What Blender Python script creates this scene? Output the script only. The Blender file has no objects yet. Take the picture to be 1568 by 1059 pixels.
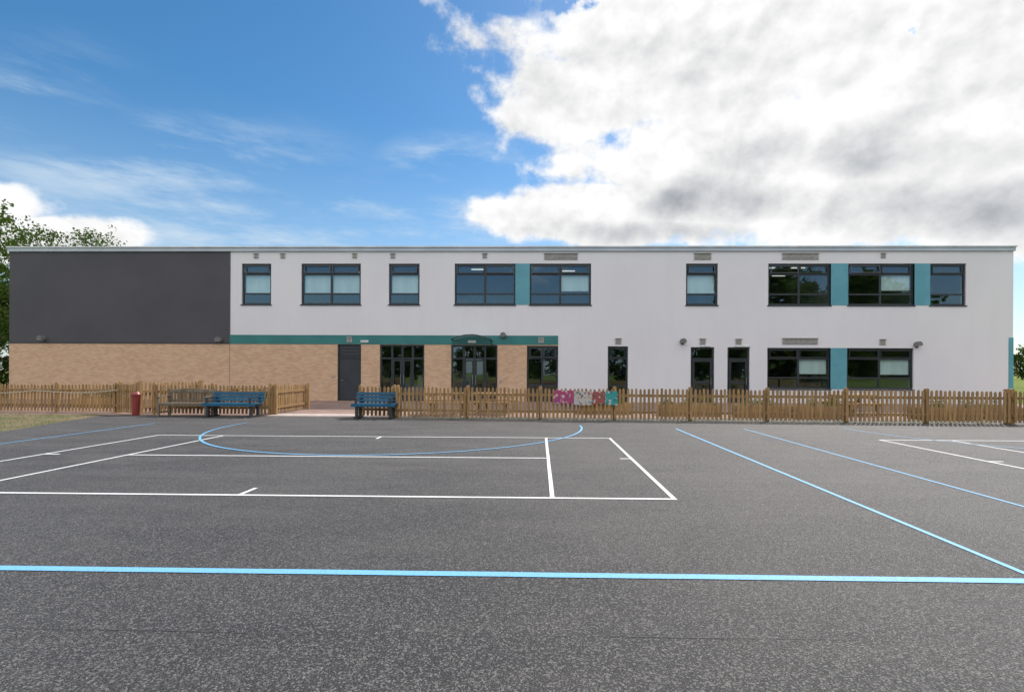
import bpy, math, random
from mathutils import Vector, Matrix
random.seed(7)
scene=bpy.context.scene
R=math.radians

# ------------------------------------------------------------------ helpers
class MB:
    def __init__(s): s.v=[];s.f=[]
    def quad(s,*p):
        i=len(s.v); s.v+= [tuple(q) for q in p]; s.f.append(tuple(range(i,i+len(p))))
    def box(s,x0,x1,y0,y1,z0,z1,M=None):
        c=[Vector(p) for p in ((x0,y0,z0),(x1,y0,z0),(x1,y1,z0),(x0,y1,z0),(x0,y0,z1),(x1,y0,z1),(x1,y1,z1),(x0,y1,z1))]
        if M: c=[M@p for p in c]
        i=len(s.v); s.v+=[tuple(p) for p in c]
        for f in ((0,3,2,1),(4,5,6,7),(0,1,5,4),(1,2,6,5),(2,3,7,6),(3,0,4,7)): s.f.append(tuple(i+k for k in f))
    def prism(s,prof,y0,y1,M=None):
        n=len(prof); c=[Vector((x,y0,z)) for x,z in prof]+[Vector((x,y1,z)) for x,z in prof]
        if M: c=[M@p for p in c]
        i=len(s.v); s.v+=[tuple(p) for p in c]
        s.f.append(tuple(i+k for k in range(n))); s.f.append(tuple(i+n+k for k in reversed(range(n))))
        for k in range(n):
            l=(k+1)%n; s.f.append((i+l,i+k,i+n+k,i+n+l))
    def tube(s,p,q,r0,r1,n=8):
        p=Vector(p);q=Vector(q);d=(q-p).normalized()
        a=d.orthogonal().normalized();b=d.cross(a);i=len(s.v)
        for c,r in((p,r0),(q,r1)):
            for k in range(n):
                t=2*math.pi*k/n; s.v.append(tuple(c+a*math.cos(t)*r+b*math.sin(t)*r))
        for k in range(n):
            l=(k+1)%n; s.f.append((i+k,i+l,i+n+l,i+n+k))
        s.f.append(tuple(i+n+k for k in range(n))); s.f.append(tuple(i+k for k in reversed(range(n))))
    def obj(s,name,mat,parent=None,smooth=False,bevel=0,loc=None):
        m=bpy.data.meshes.new(name); m.from_pydata(s.v,[],s.f); m.update()
        o=bpy.data.objects.new(name,m); scene.collection.objects.link(o)
        if mat: m.materials.append(mat)
        if parent: o.parent=parent
        if smooth:
            for p in m.polygons: p.use_smooth=True
        if bevel:
            b=o.modifiers.new('bevel','BEVEL'); b.width=bevel; b.segments=2; b.limit_method='ANGLE'
        if loc: o.location=loc
        return o
def empty(name,loc=(0,0,0),rotz=0):
    o=bpy.data.objects.new(name,None); scene.collection.objects.link(o); o.location=loc; o.rotation_euler=(0,0,rotz); o.empty_display_size=.3
    return o

# ------------------------------------------------------------------ node DSL
class E:
    def __init__(s,nt,sock): s.nt=nt;s.s=sock
    def m(s,op,*o):
        n=s.nt.nodes.new('ShaderNodeMath'); n.operation=op
        for i,x in enumerate((s,)+o):
            if isinstance(x,E): s.nt.links.new(x.s,n.inputs[i])
            else: n.inputs[i].default_value=x
        return E(s.nt,n.outputs[0])
    def __add__(a,b): return a.m('ADD',b)
    def __sub__(a,b): return a.m('SUBTRACT',b)
    def __mul__(a,b): return a.m('MULTIPLY',b)
    def __truediv__(a,b): return a.m('DIVIDE',b)
    def max(a,b): return a.m('MAXIMUM',b)
    def min(a,b): return a.m('MINIMUM',b)
    def ss(a,lo,hi,o0=0.,o1=1.):
        n=a.nt.nodes.new('ShaderNodeMapRange'); n.interpolation_type='SMOOTHSTEP'
        a.nt.links.new(a.s,n.inputs[0])
        for i,x in enumerate((lo,hi,o0,o1)): n.inputs[i+1].default_value=x
        return E(a.nt,n.outputs[0])
def newmat(name):
    m=bpy.data.materials.new(name); m.use_nodes=True; nt=m.node_tree
    return m,nt,nt.nodes['Principled BSDF']
def coord(nt,kind='Object',scale=(1,1,1)):
    t=nt.nodes.new('ShaderNodeTexCoord'); mp=nt.nodes.new('ShaderNodeMapping'); mp.inputs['Scale'].default_value=scale
    nt.links.new(t.outputs[kind],mp.inputs[0]); return mp.outputs[0]
def noise(nt,vec,scale,detail=4,rough=.55):
    n=nt.nodes.new('ShaderNodeTexNoise'); n.inputs['Scale'].default_value=scale; n.inputs['Detail'].default_value=detail; n.inputs['Roughness'].default_value=rough
    nt.links.new(vec,n.inputs['Vector']); return E(nt,n.outputs['Fac'])
def mixc(nt,fac,a,b,mode='MIX'):
    n=nt.nodes.new('ShaderNodeMix'); n.data_type='RGBA'; n.blend_type=mode
    if isinstance(fac,E): nt.links.new(fac.s,n.inputs[0])
    else: n.inputs[0].default_value=fac
    for i,c in((6,a),(7,b)):
        if isinstance(c,(tuple,list)): n.inputs[i].default_value=(*c[:3],1)
        else: nt.links.new(c,n.inputs[i])
    return n.outputs[2]
def bump(nt,h,strength,dist,bsdf):
    b=nt.nodes.new('ShaderNodeBump'); b.inputs['Strength'].default_value=strength; b.inputs['Distance'].default_value=dist
    nt.links.new(h.s,b.inputs['Height']); nt.links.new(b.outputs[0],bsdf.inputs['Normal'])
def simple(name,c1,c2=None,scale=3,rough=.6,bs=0,bscale=60,spec=.5,metal=0,mscale=(1,1,1),lo=.35,hi=.65):
    m,nt,b=newmat(name); c2=c2 or tuple(x*.8 for x in c1)
    v=coord(nt,scale=mscale); n=noise(nt,v,scale,3)
    nt.links.new(mixc(nt,n.ss(lo,hi),c1,c2),b.inputs['Base Color'])
    b.inputs['Roughness'].default_value=rough; b.inputs['Specular IOR Level'].default_value=spec; b.inputs['Metallic'].default_value=metal
    if bs: bump(nt,noise(nt,v,bscale,3),bs,.01,b)
    return m

# materials
def asphalt_mat():
    m,nt,b=newmat('asphalt'); v=coord(nt)
    sx=nt.nodes.new('ShaderNodeSeparateXYZ'); nt.links.new(v,sx.inputs[0])
    sheen=E(nt,sx.outputs[0]).ss(-8,9); yy=E(nt,sx.outputs[1]).ss(2.5,8)  # sun sheen painted into the base colour, lighter towards the right
    big=noise(nt,v,.16,4,.6).ss(.36,.64)
    mid=noise(nt,coord(nt,scale=(.45,1.5,1)),1.1,6,.72).ss(.40,.66)
    fine=noise(nt,v,115,2,.6).ss(.38,.62)
    vor=nt.nodes.new('ShaderNodeTexVoronoi'); vor.inputs['Scale'].default_value=105; nt.links.new(v,vor.inputs['Vector'])
    st=nt.nodes.new('ShaderNodeSeparateColor'); nt.links.new(vor.outputs['Color'],st.inputs[0])
    stone=E(nt,st.outputs[0]).ss(.55,1.)
    c=mixc(nt,big*.55+sheen*yy*.55,(.052,.048,.050),(.135,.126,.120))
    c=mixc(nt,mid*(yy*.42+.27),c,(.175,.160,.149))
    c=mixc(nt,fine*.85,mixc(nt,.88,c,(.006,.006,.008)),c)
    c=mixc(nt,stone*.6,c,(.27,.26,.25))
    nt.links.new(c,b.inputs['Base Color'])
    b.inputs['Roughness'].default_value=.62; b.inputs['Specular IOR Level'].default_value=.5
    bump(nt,fine+stone*.6,.9,.007,b); return m
def paint_mat(name,col,wear=.5):
    m,nt,b=newmat(name); v=coord(nt)
    w=noise(nt,v,60,4,.7).ss(wear,wear+.14); w2=noise(nt,v,1.3,3).ss(.45,.75)
    nt.links.new(mixc(nt,(w*(w2*.6+.42)),col,(.10,.098,.098)),b.inputs['Base Color'])
    b.inputs['Roughness'].default_value=.65; bump(nt,noise(nt,v,90,2),.5,.006,b); return m
def brick_mat():
    m,nt,b=newmat('buff_brick')
    t=nt.nodes.new('ShaderNodeTexCoord'); s=nt.nodes.new('ShaderNodeSeparateXYZ'); c=nt.nodes.new('ShaderNodeCombineXYZ')
    nt.links.new(t.outputs['Object'],s.inputs[0]); nt.links.new((E(nt,s.outputs[0])+E(nt,s.outputs[1])).s,c.inputs[0]); nt.links.new(s.outputs[2],c.inputs[1])
    br=nt.nodes.new('ShaderNodeTexBrick'); nt.links.new(c.outputs[0],br.inputs['Vector'])
    br.inputs['Scale'].default_value=1; br.inputs['Brick Width'].default_value=.225; br.inputs['Row Height'].default_value=.075
    br.inputs['Mortar Size'].default_value=.006; br.inputs['Mortar Smooth'].default_value=.2; br.inputs['Bias'].default_value=.0
    br.inputs['Color1'].default_value=(.64,.405,.26,1); br.inputs['Color2'].default_value=(.50,.305,.19,1); br.inputs['Mortar'].default_value=(.38,.31,.25,1)
    n=noise(nt,coord(nt),2.2,4).ss(.35,.7)
    nt.links.new(mixc(nt,n*.3,br.outputs['Color'],(.60,.44,.31)),b.inputs['Base Color'])
    b.inputs['Roughness'].default_value=.9
    bump(nt,E(nt,br.outputs['Fac'])*-1.,.5,.008,b); return m
def render_mat():
    m,nt,b=newmat('white_render')
    st=noise(nt,coord(nt,scale=(1.1,1,.16)),1.6,4,.6).ss(.4,.8); n=noise(nt,coord(nt),.3,3).ss(.35,.7)
    c=mixc(nt,st*.20,(.665,.65,.685),(.55,.535,.56)); c=mixc(nt,n*.45,c,(.60,.585,.62))
    nt.links.new(c,b.inputs['Base Color']); b.inputs['Roughness'].default_value=.85; return m
def glass_mat(name='window_glass',ior=2.3,tint=(.76,.85,.85)):
    m=bpy.data.materials.new(name); m.use_nodes=True; nt=m.node_tree; nt.nodes.clear()
    o=nt.nodes.new('ShaderNodeOutputMaterial'); mx=nt.nodes.new('ShaderNodeMixShader'); tr=nt.nodes.new('ShaderNodeBsdfTransparent'); gl=nt.nodes.new('ShaderNodeBsdfGlossy'); fr=nt.nodes.new('ShaderNodeFresnel')
    ge=nt.nodes.new('ShaderNodeNewGeometry'); mr=E(nt,ge.outputs['Backfacing'])*(1/ior-ior)+ior; nt.links.new(mr.s,fr.inputs[0])
    tr.inputs[0].default_value=(*tint,1); gl.inputs['Roughness'].default_value=.0; gl.inputs[0].default_value=(.72,.89,1,1)
    bp=nt.nodes.new('ShaderNodeBump'); bp.inputs['Strength'].default_value=.08; bp.inputs['Distance'].default_value=.02
    nt.links.new(noise(nt,coord(nt),.9,1).s,bp.inputs['Height']); nt.links.new(bp.outputs[0],gl.inputs['Normal'])
    nt.links.new(fr.outputs[0],mx.inputs[0]); nt.links.new(tr.outputs[0],mx.inputs[1]); nt.links.new(gl.outputs[0],mx.inputs[2]); nt.links.new(mx.outputs[0],o.inputs[0]); return m
def wood_mat(name,c1,c2,rough=.75,sc=(14,14,1.2)):
    m,nt,b=newmat(name); v=coord(nt,scale=sc)
    g=noise(nt,v,3,4,.65).ss(.35,.65)
    ge=nt.nodes.new('ShaderNodeNewGeometry')
    ri=E(nt,ge.outputs['Random Per Island'])
    c=mixc(nt,g,c1,c2); c=mixc(nt,ri.ss(0,1)*.5,c,tuple(x*.45 for x in c2))
    nt.links.new(c,b.inputs['Base Color']); b.inputs['Roughness'].default_value=rough; b.inputs['Specular IOR Level'].default_value=.3
    return m
def leaf_mat(name,c1,c2):
    m=bpy.data.materials.new(name); m.use_nodes=True; nt=m.node_tree; nt.nodes.clear()
    o=nt.nodes.new('ShaderNodeOutputMaterial'); mx=nt.nodes.new('ShaderNodeMixShader'); d=nt.nodes.new('ShaderNodeBsdfDiffuse'); t=nt.nodes.new('ShaderNodeBsdfTranslucent')
    ge=nt.nodes.new('ShaderNodeNewGeometry'); r=E(nt,ge.outputs['Random Per Island'])
    c=mixc(nt,r,c1,c2)
    nt.links.new(c,d.inputs[0]); nt.links.new(mixc(nt,.4,c,(.16,.22,.03)),t.inputs[0]); mx.inputs[0].default_value=.38
    nt.links.new(d.outputs[0],mx.inputs[1]); nt.links.new(t.outputs[0],mx.inputs[2]); nt.links.new(mx.outputs[0],o.inputs[0]); return m

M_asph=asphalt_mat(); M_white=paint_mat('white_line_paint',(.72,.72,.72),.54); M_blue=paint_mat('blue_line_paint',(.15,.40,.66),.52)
M_brick=brick_mat(); M_render=render_mat()
M_clad=simple('dark_grey_cladding',(.066,.062,.074),(.056,.053,.064),.4,.75)
M_teal=simple('teal_band_panel',(.025,.17,.165),(.022,.145,.145),1.2,.55)
M_tealp=simple('teal_spandrel_panel',(.10,.30,.37),(.085,.27,.33),1.5,.4)
M_trim=simple('grey_metal_trim',(.42,.47,.53),(.36,.41,.47),1.0,.45)
M_frame=simple('anthracite_frame',(.026,.030,.036),(.020,.023,.028),4,.4)
M_door=simple('anthracite_door',(.030,.034,.042),(.025,.028,.035),2,.45)
M_vent=simple('grey_vent_metal',(.42,.40,.37),(.34,.33,.31),6,.5)
M_ventd=simple('vent_dark',(.16,.155,.15),(.12,.12,.12),6,.6)
M_glass=glass_mat()
M_room=simple('interior_paint',(.30,.29,.27),(.24,.235,.22),.6,.9)
M_carpet=simple('interior_carpet',(.06,.06,.08),None,3,.95)
M_ceil=simple('ceiling_tile',(.42,.42,.40),(.36,.36,.35),2,.9)
M_blind=simple('roller_blind',(.70,.76,.74),(.62,.68,.67),(2.5),.9,mscale=(1,1,.2))
M_roof=simple('roof_membrane',(.22,.22,.23),None,1,.9)
M_fence=wood_mat('fence_timber',(.40,.25,.115),(.26,.155,.068))
M_oldw=wood_mat('weathered_timber',(.24,.19,.14),(.15,.12,.09))
M_bluew=wood_mat('blue_slat',(.02,.13,.23),(.015,.09,.17),.5)
M_dark=simple('dark_metal',(.03,.03,.033),None,5,.5)
M_pave=simple('red_paving',(.26,.17,.14),(.19,.125,.10),1.4,.9,.3,40)
M_kerb=simple('concrete_edging',(.44,.36,.33),(.36,.30,.27),2,.9,.2,50)
M_bark=simple('bark',(.10,.075,.055),(.06,.045,.035),6,.95)
M_leaf=leaf_mat('leaf_green',(.055,.105,.022),(.11,.16,.035))
M_leafd=leaf_mat('leaf_dark',(.035,.07,.018),(.07,.11,.03))
M_leafy=leaf_mat('yellow_flowers',(.55,.42,.04),(.20,.24,.05))
M_red=simple('red_plastic',(.24,.035,.03),None,3,.45)
def grass_mat():
    m,nt,b=newmat('grass'); v=coord(nt)
    a=noise(nt,v,.25,5,.6).ss(.35,.65); f=noise(nt,v,14,4,.7).ss(.35,.65)
    c=mixc(nt,a,(.13,.19,.035),(.22,.24,.06)); c=mixc(nt,f*.6,c,(.08,.11,.025)); nt.links.new(c,b.inputs['Base Color']); b.inputs['Roughness'].default_value=.95
    b.inputs['Specular IOR Level'].default_value=.1
    bump(nt,f,.6,.05,b); return m
M_grass=grass_mat()
def dirt_mat():
    m,nt,b=newmat('worn_grass'); v=coord(nt)
    a=noise(nt,v,1.2,6,.65).ss(.4,.6); f=noise(nt,v,30,4,.7).ss(.35,.65)
    c=mixc(nt,a,(.25,.19,.11),(.12,.14,.05)); c=mixc(nt,f*.5,c,(.11,.085,.05)); nt.links.new(c,b.inputs['Base Color']); b.inputs['Roughness'].default_value=.95
    bump(nt,f,.7,.03,b); return m
M_dirt=dirt_mat()
def lamp_mat():
    m,nt,b=newmat('ceiling_light_panel'); b.inputs['Emission Color'].default_value=(1,.95,.85,1); b.inputs['Emission Strength'].default_value=.9; return m
M_lamp=lamp_mat()

# ------------------------------------------------------------------ ground
g=MB(); g.quad((-1500,-1500,0),(1500,-1500,0),(1500,1500,0),(-1500,1500,0)); g.obj('grass_field',M_grass)
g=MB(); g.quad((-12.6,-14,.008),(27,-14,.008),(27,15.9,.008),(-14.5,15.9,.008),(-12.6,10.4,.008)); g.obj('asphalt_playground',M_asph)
g=MB(); g.quad((-33,-14,.004),(-12.5,-14,.004),(-12.5,10.5,.004),(-14.4,16.0,.004),(-14.4,17.6,.004),(-33,17.6,.004)); g.obj('worn_grass_verge',M_dirt)
g=MB(); g.quad((-30,15.9,.012),(25,15.9,.012),(25,24.4,.012),(-30,24.4,.012)); g.obj('red_brick_paving',M_pave)
g=MB(); g.box(-9.0,-5.6,15.72,16.6,0,.03); g.obj('concrete_edging',M_kerb)
g=MB()
jy=lambda x:2.715+.0012*(x+12)+.010*math.sin(x*1.3)+.004*math.sin(x*5.1)
for i in range(160):
    x=-12.6+.2*i; wdt=.003+.002*math.sin(x*2.1)
    g.quad((x,jy(x),.0125),(x+.2,jy(x+.2),.0125),(x+.2,jy(x+.2)+wdt,.0125),(x,jy(x)+wdt,.0125))
g.obj('asphalt_joint',simple('joint_sealer',(.028,.028,.029),(.06,.058,.058),8,.7))

def line(mb,p,q,w,z=.013):
    p=Vector((*p,z));q=Vector((*q,z)); d=(q-p).normalized(); n=Vector((-d.y,d.x,0))*w/2
    L=(q-p).length; k=max(1,int(L/.35)); jit=[random.uniform(-.003,.003) for _ in range(k+1)]
    for i in range(k):
        a=p+d*L*i/k; c=p+d*L*(i+1)/k
        mb.quad(a-n*(1+jit[i]*14),c-n*(1+jit[i+1]*14),c+n*(1-jit[i+1]*14),a+n*(1-jit[i]*14))
w=MB(); W=.052
line(w,(-8.80,5.73),(1.626,5.73),W)
line(w,(-8.80,10.97),(1.626,10.97),W)
for x in(-8.77,-7.25,.16,1.6): line(w,(x,5.757),(x,10.943),W)
line(w,(-7.223,8.38),(.133,8.38),W)
line(w,(-3.6,5.757),(-3.6,6.08),W); line(w,(-3.6,10.943),(-3.6,10.62),W)
line(w,(-8.743,8.40),(-8.5,8.40),W); line(w,(1.573,8.38),(1.40,8.38),W)
line(w,(7.62,11.0),(18.4,11.0),W); line(w,(7.62,5.73),(18.4,5.73),W)
for x in(7.65,9.22,16.8,18.37): line(w,(x,5.757),(x,10.973),W)
line(w,(7.677,8.38),(7.9,8.38),W); line(w,(9.25,8.38),(16.77,8.38),W)
w.obj('white_court_markings',M_white)
b=MB(); B=.07
line(b,(-10.86,3.555),(26.5,3.555),.082)
line(b,(-10.83,3.6),(-10.83,13.4),B*.7); line(b,(3.64,3.6),(3.64,12.95),B*.75); line(b,(5.46,3.6),(5.46,13.0),B*.6)
b.obj('blue_court_markings',M_blue)
def arc(cx,cy,r,a0,a1,wd,z=.0175,n=72,name='blue_goal_arc'):
    m=MB()
    for i in range(n):
        t0=R(a0+(a1-a0)*i/n);t1=R(a0+(a1-a0)*(i+1)/n)
        P=[(cx+math.cos(t)*q,cy+math.sin(t)*q,z) for t,q in((t0,r-wd/2),(t1,r-wd/2),(t1,r+wd/2),(t0,r+wd/2))]
        m.quad(*P)
    m.obj(name,M_blue)
arc(-3.6,13.25,4.75,176,364,.05); arc(13.0,13.25,4.75,180,360,.04)

# ------------------------------------------------------------------ building
D=24.3; BH=7.8
bld=empty('school_building',(0,0,0))
holes=[] # x0,x1,z0,z1,kind
UP=[(-15.16,-13.65,1,'a'),(-12.10,-9.06,2,'b'),(-7.63,-6.07,1,'a'),(-4.29,-1.22,2,'n'),(-.50,2.58,2,'c'),(7.31,8.89,1,'a'),(11.38,14.46,2,'n'),(15.30,18.55,2,'c'),(19.31,21.06,1,'n')]
for x0,x1,c,k in UP: holes.append((x0,x1,4.88,6.95,'w',c,k))
holes+=[(-10.23,-9.03,0,2.86,'d',1,''),(-8.07,-5.81,0,2.85,'g',4,''),(-4.45,-2.11,0,2.85,'g',4,''),(-.63,.95,0,2.82,'l',2,'n'),
 (3.43,4.44,0,2.81,'l',1,'n'),(7.56,8.73,0,2.78,'e',1,''),(9.38,10.48,0,2.78,'e',1,''),(11.35,14.46,.72,2.76,'w',2,'c'),(15.26,18.52,.72,2.76,'w',2,'c')]
XL,XR=-27.25,23.35; XD=-15.76; XT=.97
panels=[(XL,XD,2.92,BH-.02,'clad',.0),(XL,XT,0,2.87,'brick',.0),(XD,XT,2.87,3.33,'teal',-.012),(XD,XT,3.33,BH-.02,'white',0),(XT,XR,0,BH-.02,'white',0),(XL,XD,2.87,2.92,'drip',-.03)]
pm={'clad':MB(),'brick':MB(),'teal':MB(),'white':MB(),'drip':MB()}
for px0,px1,pz0,pz1,k,off in panels:
    xs=sorted({px0,px1}|{x for h in holes for x in h[:2] if px0<x<px1}); zs=sorted({pz0,pz1}|{z for h in holes for z in h[2:4] if pz0<z<pz1})
    for i in range(len(xs)-1):
        for j in range(len(zs)-1):
            cx=(xs[i]+xs[i+1])/2;cz=(zs[j]+zs[j+1])/2
            if any(h[0]<cx<h[1] and h[2]<cz<h[3] for h in holes): continue
            pm[k].quad((xs[i],D+off,zs[j]),(xs[i+1],D+off,zs[j]),(xs[i+1],D+off,zs[j+1]),(xs[i],D+off,zs[j+1]))
for h in holes:
    x0,x1,z0,z1=h[:4]; k='white' if (x0>XT or z0>3.3) else 'brick'; d=D+.3; q=pm[k]
    q.quad((x0,D,z0),(x0,D,z1),(x0,d,z1),(x0,d,z0)); q.quad((x1,D,z1),(x1,D,z0),(x1,d,z0),(x1,d,z1))
    q.quad((x0,D,z1),(x1,D,z1),(x1,d,z1),(x0,d,z1)); q.quad((x1,D,z0),(x0,D,z0),(x0,d,z0),(x1,d,z0))
YB=D+17
pm['brick'].quad((XL,YB,0),(XL,D,0),(XL,D,2.87),(XL,YB,2.87)); pm['clad'].quad((XL,YB,2.87),(XL,D,2.87),(XL,D,BH-.02),(XL,YB,BH-.02))
pm['white'].quad((XR,D,0),(XR,YB,0),(XR,YB,BH-.02),(XR,D,BH-.02)); pm['white'].quad((XR,YB,0),(XL,YB,0),(XL,YB,BH-.02),(XR,YB,BH-.02))
pm['clad'].obj('cladding_wall',M_clad,bld); pm['brick'].obj('brick_wall',M_brick,bld); pm['teal'].obj('teal_band',M_teal,bld); pm['white'].obj('render_wall',M_render,bld)
pm['drip'].obj('cladding_drip',M_frame,bld)
m=MB(); m.box(XL-.06,XR+.06,D-.07,YB+.05,BH-.24,BH-.06); m.obj('roof_fascia',M_trim,bld,bevel=.01)
m=MB(); m.box(XL-.09,XR+.09,D-.11,YB+.1,BH-.055,BH+.01); m.obj('roof_edge_cap',simple('light_cap',(.60,.63,.66),None,1,.4),bld)
m=MB(); m.box(XL+.1,XR-.1,D+.1,YB-.1,BH-.6,BH-.3); m.obj('roof_slab',M_roof,bld)
m=MB()
for x in (-15.76,): m.box(x-.02,x+.02,D-.018,D-.002,3.34,BH-.25)
m.box(-15.78,-15.765,D-.004,D-.001,0,2.86); m.obj('movement_joints',simple('joint',(.10,.10,.11),None,4,.8),bld)
m=MB(); m.box(XR-.22,XR+.012,D-.012,D+.02,0.0,3.3); m.obj('teal_corner_panel',M_tealp,bld)
# interior
m=MB(); m.box(XL+.2,XR-.2,D+6,D+6.1,0,7.2)
for x in(-15.5,-8.6,-5.2,-.86,3.0,6.3,10.9,14.9,18.95): m.box(x-.05,x+.05,D+.31,D+6,0,7.2)
m.box(XL+.01,XR-.01,D+.28,D+.34,2.95,4.7); m.box(XL+.01,XR-.01,D+.28,D+.34,7.0,7.2)
m.obj('interior_walls',M_room,bld)
m=MB(); m.box(XL+.1,XR-.1,D+.35,D+6,3.6,3.9); m.box(XL+.1,XR-.1,D+.31,D+6,-.02,.02); m.obj('interior_floor',M_carpet,bld)
m=MB(); m.box(XL+.1,XR-.1,D+.35,D+6,3.30,3.34); m.box(XL+.1,XR-.1,D+.35,D+6,7.14,7.18); m.obj('interior_ceiling',M_ceil,bld)
m=MB()
for x,y in((-3.4,2.2),(-1.8,3.6),(1.6,2.6),(-9.9,3.0),(12.2,1.8),(13.8,1.8),(12.2,3.9),(13.8,3.9),(16.3,2.4)):
    m.box(x-.35,x+.35,D+y-.07,D+y+.07,7.10,7.13)
m.obj('ceiling_lights',M_lamp,bld)
m=MB()
for i in range(30):
    x=random.uniform(-14,20.5); z=3.9 if random.random()<.6 else .02
    wd=random.uniform(.5,1.3); hh=random.uniform(.75,1.9); y=D+random.uniform(.6,4.0)
    m.box(x,x+wd,y,y+.5,z,z+hh)
m.obj('interior_furniture',simple('furniture',(.30,.22,.16),(.10,.18,.22),.7,.7),bld)

frames=MB(); glass=MB(); blinds=MB(); sills=MB(); ticks=MB()
def bar(x0,x1,z0,z1,y0=D+.07,y1=D+.14): frames.box(x0,x1,y0,y1,z0,z1)
def win(x0,x1,z0,z1,cols,rows,kind='n',ft=.085,sill=True):
    bar(x0,x0+ft,z0,z1);bar(x1-ft,x1,z0,z1);bar(x0+ft,x1-ft,z1-ft,z1);bar(x0+ft,x1-ft,z0,z0+ft)
    cs=[x0+ft+(x1-x0-2*ft)*i/cols for i in range(cols+1)]
    for c in cs[1:-1]: bar(c-.05,c+.05,z0+ft,z1-ft,D+.072,D+.138)
    for r in rows:
        for i in range(cols):
            a=cs[i]+(.05 if i else 0); e=cs[i+1]-(.05 if i<cols-1 else 0)
            bar(a,e,r-.04,r+.04,D+.075,D+.135)
    zr=[z0+ft]+list(rows)+[z1-ft]
    for i in range(cols):
        a=cs[i]+.05; e=cs[i+1]-.05
        if len(rows)>1:
            t=zr[-1]-.01; bt=zr[-2]+.04
            M=Matrix.Translation((0,D+.07,t))@Matrix.Rotation(R(random.choice([0,0,-8,-14])),4,'X')
            for q in((a,a+.04,bt-t,0),(e-.04,e,bt-t,0),(a+.04,e-.04,-.04,0),(a+.04,e-.04,bt-t,bt-t+.04)):
                frames.box(q[0],q[1],-.03,0,q[2],q[3],M)
    for i in range(cols):
        for r in range(len(zr)-1):
            ty=random.uniform(-.006,.006);tx=random.uniform(-.006,.006)
            a=cs[i];e=cs[i+1];y=D+.105
            glass.quad((a,y-tx,zr[r]-0),(e,y+tx,zr[r]),(e,y+tx+ty,zr[r+1]),(a,y-tx+ty,zr[r+1]))
    if kind in('a','b','c'):
        for i in range(cols):
            if kind=='c' and i==0: continue
            bt=z0+(z1-z0)*(.28 if kind in 'ab' else .35)+random.uniform(-.03,.03)
            tp=z1-.5
            blinds.quad((cs[i]+.03,D+.18,bt),(cs[i+1]-.03,D+.18,bt),(cs[i+1]-.03,D+.18,tp),(cs[i]+.03,D+.18,tp))
    if sill: sills.box(x0-.04,x1+.04,D-.04,D+.07,z0-.05,z0-.002)
for h in holes:
    x0,x1,z0,z1,k,c,kk=h
    if k=='w': win(x0,x1,z0,z1,c,(z0+.55,z1-.53),kk)
    elif k=='l': win(x0,x1,z0,z1,c,(.85,2.2),kk,sill=False)
    elif k=='g':
        win(x0,x1,z0,z1,c,(2.17,),'',.08,False)
        cs=[x0+.08+(x1-x0-.16)*i/4 for i in range(5)]
        for i in(1,2):
            a=cs[i]+.045;e=cs[i+1]-.045
            for q in((a,a+.07,.02,2.1),(e-.07,e,.02,2.1),(a+.07,e-.07,.02,.22),(a+.07,e-.07,2.02,2.1)): frames.box(q[0],q[1],D+.055,D+.07,q[2],q[3])
            hx=e-.035 if i==1 else a+.035
            ticks.box(hx-.012,hx+.012,D+.0,D+.02,.85,1.35)
    elif k=='e':
        win(x0,x1,z0,z1,1,(2.2,),'',.09,False)
        for q in((x0+.1,x0+.2,.02,2.15),(x1-.2,x1-.1,.02,2.15),(x0+.2,x1-.2,.02,.3),(x0+.2,x1-.2,2.05,2.15),(x0+.2,x1-.2,.95,1.1)): frames.box(q[0],q[1],D+.05,D+.068,q[2],q[3])
        ticks.box(x1-.17,x1-.14,D+.0,D+.03,.9,1.25)
    elif k=='d':
        dm=MB(); dm.box(x0,x1,D+.09,D+.14,2.22,z1); dm.box(x0+.07,x1-.07,D+.075,D+.12,.03,2.15)
        for i in range(3): dm.box(x0+.1,x1-.1,D+.07,D+.092,2.3+.17*i,2.4+.17*i)
        dm.obj('service_door',M_door,bld,bevel=.006)
        bar(x0,x0+.06,0,z1,D+.05,D+.142);bar(x1-.06,x1,0,z1,D+.05,D+.142);bar(x0+.06,x1-.06,2.16,2.24,D+.05,D+.142)
        ticks.box(x0+.15,x0+.28,D+.03,D+.06,1.02,1.05)
frames.obj('window_frames',M_frame,bld); glass.obj('window_glass',M_glass,bld); blinds.obj('roller_blinds',M_blind,bld); sills.obj('window_sills',M_frame,bld); ticks.obj('door_handles',simple('steel',(.45,.45,.45),None,5,.3,metal=.9),bld)
m=MB()
for a,e,z0,z1 in((-1.22,-.50,4.88,6.95),(14.46,15.30,4.88,6.95),(18.55,19.31,4.88,6.95),(14.46,15.26,.72,2.76)): m.box(a,e,D-.015,D+.1,z0,z1)
m.obj('teal_spandrels',M_tealp,bld)
vt=MB(); vd=MB()
def vent(x,z0,z1,w,n):
    vt.box(x-w/2,x+w/2,D-.03,D-.001,z0,z1); 
    for i in range(n):
        zz=z0+(z1-z0)*(i+.5)/n; hh=(z1-z0)/n*.22
        vd.box(x-w/2+.03,x+w/2-.03,D-.036,D-.031,zz-hh,zz+hh)
    vt.box(x-w/2-.02,x+w/2+.02,D-.07,D-.031,z1-.02,z1+.015)
for x in(-14.42,-13.05,-9.37,-7.43,-2.77,17.02): vent(x,7.22,7.46,.24,4)
for x0,x1 in((.22,1.9),(7.7,8.55),(12.05,13.85)): vent((x0+x1)/2,7.14,7.46,x1-x0,5); 
for x in(3.95,8.15,9.92,17.0): vent(x,2.92,3.2,.3,4)
vent(12.95,2.94,3.24,1.75,5)
for x in(-9.62,.08): vent(x,2.95,3.22,.26,4)
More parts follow.
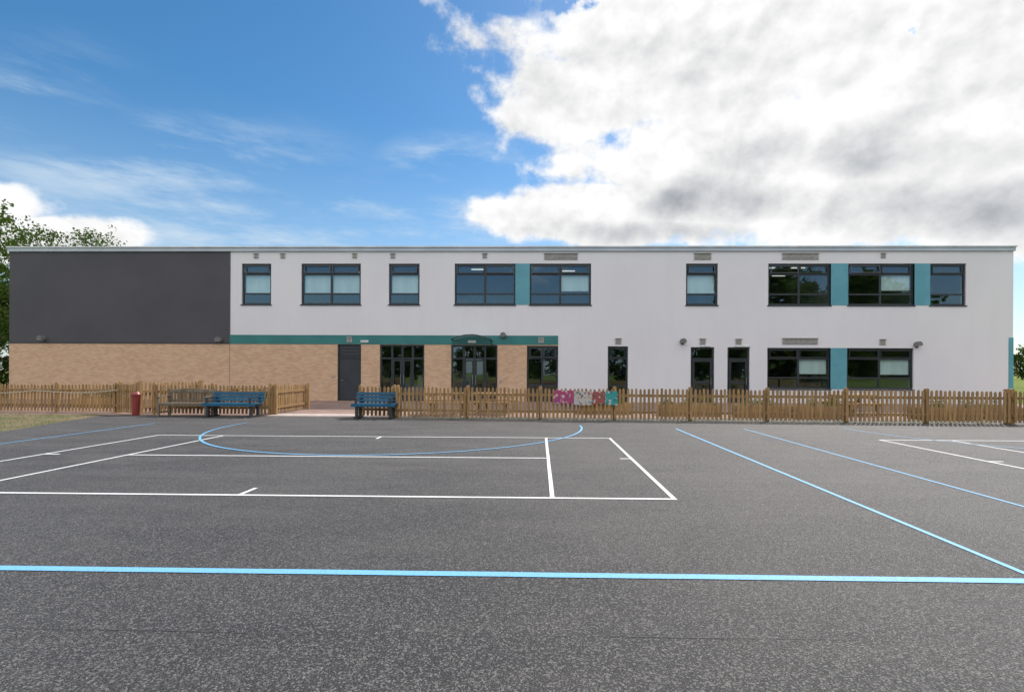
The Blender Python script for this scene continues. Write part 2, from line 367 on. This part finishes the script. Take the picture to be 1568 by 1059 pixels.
vt.obj('wall_vents',M_vent,bld,bevel=.004); vd.obj('vent_louvres',M_ventd,bld)
lp=MB(); lg=MB()
def lamp(x,z,w=.30,h=.22,d=.24):
    prof=[(x-w/2,z-h*.35)]+[(x-w/2*math.cos(R(t)),z-h*.35+h*math.sin(R(t))*.85) for t in range(25,180,26)]+[(x+w/2,z-h*.35)]
    lp.prism(prof,D-d,D-.001); lg.box(x-w/2+.03,x+w/2-.03,D-d+.03,D-.03,z-h*.5,z-h*.36); lp.box(x-.06,x+.06,D-.05,D-.001,z-h*.9,z-h*.36)
for x,z in((-25.45,3.15),(-16.28,3.1),(-1.82,3.38),(7.15,3.1),(18.65,2.98)): lamp(x,z)
lp.obj('wall_lamp_hoods',M_ventd,bld); lg.obj('wall_lamp_lenses',simple('lamp_lens',(.6,.6,.58),None,5,.3),bld)
m=MB()
for x in(-8.85,-3.4,): m.box(x-.2,x+.2,D-.03,D-.013,2.96,3.08)
m.box(8.05,8.55,D-.05,D-.001,2.80,2.88); m.box(9.7,10.5,D-.05,D-.001,2.80,2.86); m.obj('exit_signs',simple('sign_white',(.6,.62,.6),None,5,.5),bld)
m=MB(); n=12; x0,x1=-4.3,-2.35; P=[]
for i in range(n+1):
    t=i/n; x=x0+(x1-x0)*t; z=3.08+.22*math.sin(math.pi*t); P.append((x,z))
for i in range(n):
    (a,za),(e,ze)=P[i],P[i+1]
    m.prism([(a,za),(e,ze),(e,ze+.035),(a,za+.035)],D-.95,D-.013)
cm,cnt,cb=newmat('canopy_polycarbonate'); cb.inputs['Base Color'].default_value=(.35,.5,.5,1); cb.inputs['Alpha'].default_value=.35; cb.inputs['Roughness'].default_value=.15
m.obj('entrance_canopy',cm,bld)
m=MB()
for x in(x0+.03,x1-.03):
    m.tube((x,D-.9,3.09),(x,D-.02,2.75),.018,.018); m.tube((x,D-.95,3.07),(x,D-.01,3.07),.022,.022)
for (a,za),(e,ze) in zip(P,P[1:]): m.tube((a,D-.96,za),(e,D-.96,ze),.022,.022,6)
m.obj('canopy_brackets',M_frame,bld)
m=MB(); m.box(XT-.03,XT+.0,D-.03,D-.013,0,3.33); m.obj('band_end_trim',M_render,bld)
m=MB(); m.box(-2.0,-1.92,D-.06,D-.001,1.0,1.14);m.box(-10.5,-10.4,D-.05,D-.001,1.2,1.3); m.obj('wall_keypads',M_vent,bld)

# ------------------------------------------------------------------ fences
def fence(p,q,h=1.0,pitch=.128,spans=None,side=1,name='picket_fence'):
    p=Vector((*p,0));q=Vector((*q,0)); L=(q-p).length; ang=math.atan2(q.y-p.y,q.x-p.x)
    e=empty(name,p,ang)
    k=MB(); r=MB(); po=MB()
    n=int(L/pitch)
    for i in range(n):
        x=(i+.5)*L/n+random.uniform(-.006,.006); w=.036; hh=h+random.uniform(-.016,.016)+.012*math.sin(x*.9); tl=random.uniform(-.01,.01)
        prof=[(x-w+0,.055),(x+w,.055),(x+w+tl,hh-.05),(x+w*.55+tl,hh-.012),(x+tl,hh),(x-w*.55+tl,hh-.012),(x-w+tl,hh-.05)]
        y=random.uniform(-.002,.002)
        k.prism(prof,-.020+y,0+y)
    for z in(.26,.78): r.box(0,L,.003,.042,z-.04,z+.04)
    s=spans or max(1,round(L/2.36)); 
    for i in range(s+1):
        x=L*i/s; x=min(max(x,.05),L-.05); po.box(x-.05,x+.05,.044,.145,0,h+.04)
        po.prism([(x-.05,h+.04),(x+.05,h+.04),(x,h+.07)],.044,.145)
    k.obj('pickets',M_fence,e); r.obj('rails',M_fence,e); po.obj('posts',M_fence,e,bevel=.006); return e
fence((-4.62,15.42),(14.0,14.62)); fence((14.05,14.62),(19.5,14.5)); fence((-5.95,15.75),(-4.7,15.62),spans=1)
fence((-31,17.4),(-14.9,16.72)); fence((-14.85,16.7),(-13.62,16.02),1.05,spans=1,name='picket_gate'); fence((-13.0,18.3),(-13.56,16.0),1.08,spans=1,name='picket_gate')
fence((-13.1,16.08),(-9.0,16.05),1.02)
fence((-9.1,18.7),(-9.02,16.15),1.0,spans=1)
m=MB(); pts=[]
for i in range(24):
    t=i/23; x=-24+9.3*t; pts.append(Vector((x,17.02-.35*t-.03,.72-.1*math.sin(math.pi*(t*3%1))+.1*t)))
for a,c in zip(pts,pts[1:]): m.tube(a,c,.012,.012,6)
m.obj('rope',simple('rope_fibre',(.55,.52,.45),None,20,.9))

# ------------------------------------------------------------------ benches
def garden_bench(loc,rot,w):
    e=empty('wooden_bench',loc,rot); s=MB(); l=MB()
    for i in range(5): s.box(-w/2+.03,w/2-.03,-.23+i*.095,-.23+i*.095+.075,.42,.445)
    for sx in(-w/2,w/2-.06):
        l.box(sx,sx+.06,-.26,-.2,0,.62); 
        l.box(sx,sx+.06,.24,.30,0,.9)
        l.box(sx-.01,sx+.07,-.3,.24,.62,.65); l.box(sx,sx+.06,-.2,.24,.36,.42); l.box(sx+.01,sx+.05,-.2,.24,.12,.16)
    l.box(-w/2+.06,w/2-.06,-.25,-.215,.35,.42); l.box(-w/2+.06,w/2-.06,.245,.285,.35,.41)
    l.box(-w/2+.06,w/2-.06,.25,.29,.47,.53)
    n=8
    for i in range(n):
        a=-w/2+.06+(w-.12)*i/n; c=-w/2+.06+(w-.12)*(i+1)/n
        za=.84+.06*math.sin(math.pi*i/n); zc=.84+.06*math.sin(math.pi*(i+1)/n)
        l.prism([(a,.77),(c,.77),(c,zc),(a,za)],.25,.29)
    k=int(w/.1)
    b=MB()
    for i in range(k):
        x=-w/2+.08+(w-.16)*(i+.5)/k; b.box(x-.024,x+.024,.258,.278,.53,.77)
    s.obj('seat',M_oldw,e,bevel=.004); l.obj('frame',M_oldw,e,bevel=.004); b.obj('backrest',M_oldw,e); return e
def blue_bench(loc,rot,w):
    e=empty('blue_bench',loc,rot); s=MB(); b=MB(); l=MB()
    for i in range(4): s.box(-w/2,w/2,-.24+i*.115,-.24+i*.115+.1,.42,.46)
    s.box(-w/2,w/2,-.262,-.242,.36,.45)
    for i in range(3):
        M=Matrix.Translation((0,.235,.50))@Matrix.Rotation(R(-12),4,'X')
        b.box(-w/2,w/2,-.02,.02,i*.105,i*.105+.09,M)
    for sx in(-w/2+.12,w/2-.20):
        l.box(sx,sx+.08,-.22,-.14,0,.418); l.box(sx,sx+.08,.14,.22,0,.418); l.box(sx,sx+.08,-.138,.138,.33,.418)
        M=Matrix.Translation((0,.26,.40))@Matrix.Rotation(R(-12),4,'X'); l.box(sx,sx+.08,-.01,.05,-.1,.42,M)
        l.box(sx-.02,sx+.1,-.3,.3,.0,.05)
        l.box(sx,sx+.06,-.26,.28,.60,.635); l.box(sx,sx+.06,-.25,-.2,.46,.6)
    s.obj('seat',M_bluew,e,bevel=.005); b.obj('backrest',M_bluew,e,bevel=.005); l.obj('legs',M_dark,e); return e
garden_bench((-11.55,15.62,.01),R(3),1.55); blue_bench((-9.9,15.45,.01),R(-2),1.75); blue_bench((-5.2,15.25,.03),R(2),1.38)

def picnic(loc,rot,w=1.5):
    e=empty('picnic_table',loc,rot); t=MB(); l=MB()
    for i in range(5): t.box(-w/2,w/2,-.36+i*.15,-.36+i*.15+.13,.70,.74)
    for y in(-.78,.52):
        t.box(-w/2,w/2,y,y+.125,.42,.46); t.box(-w/2,w/2,y+.135,y+.26,.42,.46)
    for x in(-w/2+.2,w/2-.27):
        l.box(x,x+.07,-.76,.76,.35,.418); l.box(x,x+.07,-.34,.34,.62,.698)
        for s in(-1,1):
            M=Matrix.Translation((x,s*.25,.7))@Matrix.Rotation(R(s*28),4,'X'); l.box(.071,.13,-.05,.05,-.78,0,M)
    t.obj('top_and_seats',M_fence,e,bevel=.004); l.obj('legs',M_fence,e)
picnic((-3.3,17.0,.01),R(8)); picnic((-1.6,17.3,.01),R(-12)); picnic((11.2,17.6,.01),R(5)); picnic((-12.5,20.5,.01),R(15))

# leaves
def leafcluster(mb,c,rad,n,size):
    for _ in range(n):
        d=Vector((random.gauss(0,1),random.gauss(0,1),random.gauss(0,1))); d.normalize()
        p=Vector(c)+Vector((d.x*rad[0],d.y*rad[1],d.z*rad[2]))*random.random()**.45
        a=Vector((random.gauss(0,1),random.gauss(0,1),random.gauss(0,1))).normalized(); b=a.orthogonal().normalized()
        s=size*random.uniform(.6,1.3)
        mb.quad(p-a*s,p+b*s*.55,p+a*s,p-b*s*.55)
def planter(x,y,w,d=.7,h=.4,flow=False):
    e=empty('timber_planter',(x,y,.01)); k=MB()
    for i in range(3):
        z=i*h/3; k.box(-w/2,w/2,-d/2,-d/2+.04,z,z+h/3-.008); k.box(-w/2,w/2,d/2-.04,d/2,z,z+h/3-.008)
        k.box(-w/2,-w/2+.04,-d/2+.042,d/2-.042,z,z+h/3-.008); k.box(w/2-.04,w/2,-d/2+.042,d/2-.042,z,z+h/3-.008)
    k.obj('boards',M_fence,e)
    s=MB(); s.quad((-w/2+.04,-d/2+.04,h-.06),(w/2-.04,-d/2+.04,h-.06),(w/2-.04,d/2-.04,h-.06),(-w/2+.04,d/2-.04,h-.06)); s.obj('soil',M_bark,e)
    l=MB()
    for i in range(int(w*5)): leafcluster(l,(random.uniform(-w/2+.1,w/2-.1),random.uniform(-d/4,d/4),h+.08),(.16,.16,random.uniform(.1,.3)),45,.035)
    l.obj('plants',M_leaf,e)
    if flow:
        l=MB()
        for i in range(int(w*4)): leafcluster(l,(random.uniform(-w/2+.1,w/2-.1),random.uniform(-d/4,d/4),h+.2),(.14,.14,.12),14,.028)
        l.obj('flowers',M_leafy,e)
for x,y,w_,f_ in((2.4,17.5,1.8,0),(5.2,16.9,2.0,1),(7.5,16.6,1.6,0),(9.3,16.4,1.7,1),(13.3,16.2,1.8,1),(15.2,16.4,1.2,0),(-17.5,19.2,2,0),(-11.0,19.4,1.6,0),(-14.5,20.5,1.4,0)): planter(x,y,w_,flow=f_)
e=empty('litter_bin',(-13.42,15.82,.01)); m=MB(); m.tube((0,0,0),(0,0,.66),.10,.13,16); m.tube((0,0,.66),(0,0,.70),.145,.145,16); m.tube((0,0,.70),(0,0,.78),.14,.08,16); m.obj('body',M_red,e)
def banner_mat(name,base,cols,sc):
    m,nt,b=newmat(name); v=coord(nt,scale=(1,1,1)); vo=nt.nodes.new('ShaderNodeTexVoronoi'); vo.inputs['Scale'].default_value=sc; nt.links.new(v,vo.inputs['Vector'])
    se=nt.nodes.new('ShaderNodeSeparateColor'); nt.links.new(vo.outputs['Color'],se.inputs[0])
    r=nt.nodes.new('ShaderNodeValToRGB'); r.color_ramp.interpolation='CONSTANT'; el=r.color_ramp.elements
    for i,c in enumerate(cols):
        x=el[i] if i<2 else el.new(.5); x.position=i/len(cols); x.color=(*c,1)
    nt.links.new(se.outputs[0],r.inputs[0])
    d=(E(nt,vo.outputs['Distance'])+noise(nt,v,30,2)*.3).ss(.5,.6); nt.links.new(mixc(nt,d,r.outputs[0],base),b.inputs['Base Color']); b.inputs['Roughness'].default_value=.7; return m
bn=empty('painted_banner',(.45,15.06,0),math.atan2(-.8,18.62))
def sheet(x0,x1,z0,z1,mat,nm):
    m=MB(); n=10
    for i in range(n):
        a=x0+(x1-x0)*i/n;c=x0+(x1-x0)*(i+1)/n; ya=.012*math.sin(a*9);yc=.012*math.sin(c*9)
        sa=.02*math.sin(a*5);sc=.02*math.sin(c*5)
        m.quad((a,ya,z0+sa),(c,yc,z0+sc),(c,yc,z1+sc*.4),(a,ya,z1+sa*.4))
    m.obj(nm,mat,bn)
sheet(0,.62,.52,.93,banner_mat('banner_pink',(.34,.05,.12),[(.52,.48,.48),(.42,.20,.32),(.2,.05,.2)],11),'pink_sheet')
sheet(.63,1.18,.50,.92,banner_mat('banner_mix',(.42,.40,.38),[(.35,.05,.06),(.05,.24,.26),(.07,.07,.07),(.40,.22,.1)],13),'white_sheet')
sheet(1.19,1.60,.50,.90,banner_mat('banner_red',(.27,.07,.06),[(.5,.48,.44),(.05,.22,.22),(.08,.07,.07)],12),'red_sheet')
sheet(1.61,1.97,.49,.92,banner_mat('banner_teal',(.03,.26,.24),[(.42,.42,.42),(.02,.15,.2)],10),'teal_sheet')

def blades(name,n,fn,h,mat):
    m=MB()
    for _ in range(n):
        x,y=fn(); a=random.uniform(0,6.28); hh=h*random.uniform(.4,1.2); wv=.006
        dx,dy=math.cos(a)*wv,math.sin(a)*wv; lx,ly=random.gauss(0,hh*.35),random.gauss(0,hh*.35)
        m.quad((x-dx,y-dy,.004),(x+dx,y+dy,.004),(x+lx,y+ly,hh))
    m.obj(name,mat)
def verge():
    while True:
        y=random.uniform(9.5,17.3); x=random.uniform(-24,-12.4); lim=-12.6-(max(y,10.4)-10.4)*.345
        if x<lim+random.gauss(0,.08): return x,y
blades('verge_grass',9000,verge,.05,leaf_mat('dry_blade',(.17,.16,.05),(.26,.21,.10)))
def foot():
    t=random.random(); return -4.6+18.6*t+random.gauss(0,.1),15.42-.8*t+random.gauss(-.02,.05)
blades('fence_foot_weeds',2600,foot,.07,leaf_mat('weed_blade',(.07,.10,.03),(.20,.18,.06)))

# ------------------------------------------------------------------ trees
def tree_mesh(seed,H,Rd,leaves,size,trunk=.2,base=.25,mat=None,open_=1.0):
    random.seed(seed); t=MB(); l=MB()
    top=H*.8; segs=6; prev=Vector((0,0,0)); 
    spine=[prev]
    for i in range(segs):
        p=Vector((random.gauss(0,.12),random.gauss(0,.12),top*(i+1)/segs)); p.x+=spine[-1].x;p.y+=spine[-1].y
        t.tube(spine[-1],p,trunk*(1-i/segs*.85),trunk*(1-(i+1)/segs*.85),8); spine.append(p)
    nc=int(26*open_)
    for i in range(nc):
        f=base+(1-base)*((i+.5)/nc); z=H*f; prof=math.sin(math.pi*min(1,(f-base)/(1-base)*.88+.12))**.6
        a=i*2.4+random.uniform(-.4,.4); rr=Rd*prof*random.uniform(.45,.95)
        c=Vector((math.cos(a)*rr,math.sin(a)*rr,z+random.uniform(-.3,.3)))
        k=min(segs,max(1,int((z*.75)/top*segs))); t.tube(spine[k],c,trunk*.28*(1.1-f),.02,5)
        cr=Rd*random.uniform(.28,.5)
        leafcluster(l,c,(cr,cr,cr*.7),int(leaves/nc),size)
        for _ in range(5):
            d=Vector((random.gauss(0,1),random.gauss(0,1),random.gauss(0,.7))).normalized()
            leafcluster(l,c+d*cr*1.05,(cr*.3,cr*.3,cr*.3),int(leaves/nc*.07),size)
    return t,l
def tree(name,loc,seed,H,Rd,leaves=7000,size=.12,mat=M_leaf,**k):
    t,l=tree_mesh(seed,H,Rd,leaves,size,**k); e=empty(name,loc); t.obj('trunk',M_bark,e,smooth=True); l.obj('crown',mat,e)
tree('birch_tree',(-33.2,31.5,0),11,10.9,2.4,4200,.085)
tree('birch_tree',(-31.4,33.5,0),12,11.2,2.3,3800,.085)
tree('broadleaf_tree',(-36.6,31,0),13,12.3,2.7,7000,.10)
tree('broadleaf_tree',(-31.8,27.2,0),14,6.5,2.6,8000,.11,mat=M_leafd,base=.05)
tree('broadleaf_tree',(-35.5,27.5,0),16,9.5,3.0,8000,.11,mat=M_leafd,base=.05)
t,l=tree_mesh(21,10,4.2,3000,.34,trunk=.25,base=.08)
def mass(name,spots,l,mat,t):
    mb=MB();tb=MB()
    for (x,y,s,r) in spots:
        c,sn=math.cos(r),math.sin(r)
        for src,dst in((l,mb),(t,tb)):
            i=len(dst.v); dst.v+=[(x+s*(c*p[0]-sn*p[1]),y+s*(sn*p[0]+c*p[1]),s*p[2]) for p in src.v]; dst.f+=[tuple(i+k for k in f) for f in src.f]
    e=empty(name); mb.obj('crowns',mat,e); tb.obj('trunks',M_bark,e)
random.seed(5)
mass('distant_tree_row',[(x+random.uniform(-2,2),135+random.uniform(-6,6),random.uniform(.75,1.05),random.uniform(0,6)) for x in range(60,230,7)],l,M_leafd,t)
mass('tree_row_across_field',[(x+random.uniform(-2,2),-52+random.uniform(-4,4),random.uniform(.7,1.15),random.uniform(0,6)) for x in range(-80,90,8)],l,M_leafd,t)
mass('tall_tree_group',[(x+random.uniform(-1,1),-34+random.uniform(-4,4),random.uniform(1.5,1.9),random.uniform(0,6)) for x in (33,40,47,54,62)],l,M_leaf,t)

# ------------------------------------------------------------------ sun + sky
AZ,EL=38,48
sun=bpy.data.lights.new('sun','SUN'); sun.energy=4.9; sun.angle=R(.5); sun.color=(1,.95,.87)
so=bpy.data.objects.new('sun',sun); scene.collection.objects.link(so)
sd=Vector((math.sin(R(AZ))*math.cos(R(EL)),math.cos(R(AZ))*math.cos(R(EL)),math.sin(R(EL))))
so.rotation_euler=sd.to_track_quat('Z','Y').to_euler(); so.location=(20,30,40)
wd=bpy.data.worlds.new('World'); scene.world=wd; wd.use_nodes=True; nt=wd.node_tree; nt.nodes.clear()
wd.cycles.sampling_method='NONE'
out=nt.nodes.new('ShaderNodeOutputWorld')
sky=nt.nodes.new('ShaderNodeTexSky'); sky.sky_type='NISHITA'; sky.sun_disc=False; sky.sun_elevation=R(EL); sky.sun_rotation=R(AZ); sky.ozone_density=2.0; sky.dust_density=.5; sky.air_density=1.0
hs=nt.nodes.new('ShaderNodeHueSaturation'); hs.inputs['Hue'].default_value=.494; hs.inputs['Saturation'].default_value=1.32; hs.inputs['Value'].default_value=1.0; nt.links.new(sky.outputs[0],hs.inputs['Color'])
tc=nt.nodes.new('ShaderNodeTexCoord'); sp=nt.nodes.new('ShaderNodeSeparateXYZ'); nt.links.new(tc.outputs['Generated'],sp.inputs[0])
X,Y,Z=[E(nt,sp.outputs[i]) for i in range(3)]
Yc=Y.max(.05); U=X/Yc; V=Z/Yc
def blob(u,v,ru,rv):   # soft ellipse round a bearing: u = tan(azimuth), v = tan(elevation)/cos(azimuth)
    a=(U-u)/ru; c=(V-v)/rv; return (a*a+c*c).m('SQRT')*-1.+1.
def px(x,y,rx,ry): return blob((x-826)/740,(569-y)/740,rx/740,ry/740)
def fmax(l):
    r=l[0]
    for x in l[1:]: r=r.max(x)
    return r
mp=nt.nodes.new('ShaderNodeMapping'); mp.inputs['Scale'].default_value=(1,1,1.25); nt.links.new(tc.outputs['Generated'],mp.inputs[0]); vec=mp.outputs[0]
mp2=nt.nodes.new('ShaderNodeMapping'); mp2.inputs['Location'].default_value=(-.006,.004,.024); nt.links.new(vec,mp2.inputs[0])
n1=noise(nt,vec,6.5,7,.57); n1b=noise(nt,mp2.outputs[0],6.5,5,.54)
n2=noise(nt,vec,2.6,3,.5); n3=noise(nt,vec,13,4,.6)
field=fmax([px(1330,90,610,235),px(1300,235,510,145),px(900,150,170,90)*.8,px(945,330,225,62),px(1400,310,540,88),px(1150,-120,520,200),px(-10,362,250,46),px(-90,318,190,60),px(1750,200,400,170)]).max(-1.)
hole=fmax([px(1375,62,110,40)*.8,px(1150,30,110,40)*.7,px(845,0,130,40)]).max(0.)
dens=field.min(.5)*1.2+(n1-.5)*1.9+(n2-.5)*.4-hole.ss(0,.8)*n3.ss(.40,.72)*1.2
front=Y.ss(.02,.12)
mask=dens.ss(-.03,.26)*front
mc=nt.nodes.new('ShaderNodeMapping'); mc.inputs['Scale'].default_value=(1.7,1,7); mc.inputs['Rotation'].default_value=(0,.42,0); nt.links.new(tc.outputs['Generated'],mc.inputs[0])
nc=noise(nt,mc.outputs[0],2.3,6,.66)
cir=fmax([px(450,345,560,110),px(200,245,420,110)*.8,px(0,140,260,140)*.55,px(700,245,160,60)*.9]).max(0.)
cirm=cir.ss(0,.7)*nc.ss(.43,.76)*.95*front
haze=Z.ss(-.05,.46,.55,0)
thin=(haze+cirm*.85).min(.92)
relief=(n1-n1b)
grey=fmax([px(1330,235,340,62),px(1480,320,380,80),px(1120,305,230,50),px(1000,358,230,26),px(1500,90,240,70)*.4,px(40,372,260,26)*.6]).max(0.).ss(0,.85)
br=relief*1.45+.955-(n3-.5)*.16-grey*(n2.ss(.3,.68)*.30+.10)-(n1.ss(.46,.7)*grey*.13)+(dens.ss(0,.6,1,0))*.06-n2.ss(.4,.7)*.05
br=br.max(.36).min(1.03)
cc=nt.nodes.new('ShaderNodeMix'); cc.data_type='RGBA'; nt.links.new(br.ss(.35,.92).s,cc.inputs[0]); cc.inputs[6].default_value=(.86,.92,1.0,1); cc.inputs[7].default_value=(1,1,1,1)
bs=nt.nodes.new('ShaderNodeBackground'); nt.links.new(hs.outputs[0],bs.inputs[0]); bs.inputs[1].default_value=.145
bt=nt.nodes.new('ShaderNodeBackground'); bt.inputs[0].default_value=(.70,.85,1,1); bt.inputs[1].default_value=.88
bc=nt.nodes.new('ShaderNodeBackground'); nt.links.new(cc.outputs[2],bc.inputs[0]); nt.links.new(br.s,bc.inputs[1])
bb=nt.nodes.new('ShaderNodeBackground'); bb.inputs[0].default_value=(1,.985,.96,1); bb.inputs[1].default_value=1.8
fill_bank=((Z+(n1-.5)*.7).ss(.26,.42))*Y.ss(-.15,.05,1,0)  # unseen bright cloud bank added behind the camera to light the facade
def mixs(f,a,c):
    n=nt.nodes.new('ShaderNodeMixShader'); nt.links.new(f.s,n.inputs[0]); nt.links.new(a.outputs[0],n.inputs[1]); nt.links.new(c.outputs[0],n.inputs[2]); return n
s1=mixs(thin,bs,bt); s2=mixs(mask,s1,bc); s3=mixs(fill_bank,s2,bb); nt.links.new(s3.outputs[0],out.inputs[0])

# ------------------------------------------------------------------ camera
cam=bpy.data.cameras.new('camera'); co=bpy.data.objects.new('camera',cam); scene.collection.objects.link(co); scene.camera=co
cam.sensor_width=36; cam.lens=740/1568*36; cam.shift_x=-27/1568; cam.shift_y=39.9/1568; cam.clip_end=4000; cam.clip_start=.05
co.matrix_world=Matrix.Translation((0,0,1.5))@Matrix.Rotation(.02,4,'Z')@Matrix.Rotation(R(90),4,'X')@Matrix.Rotation(.0043,4,'Z')
scene.view_settings.view_transform='Standard'; scene.view_settings.look='None'; scene.view_settings.exposure=0
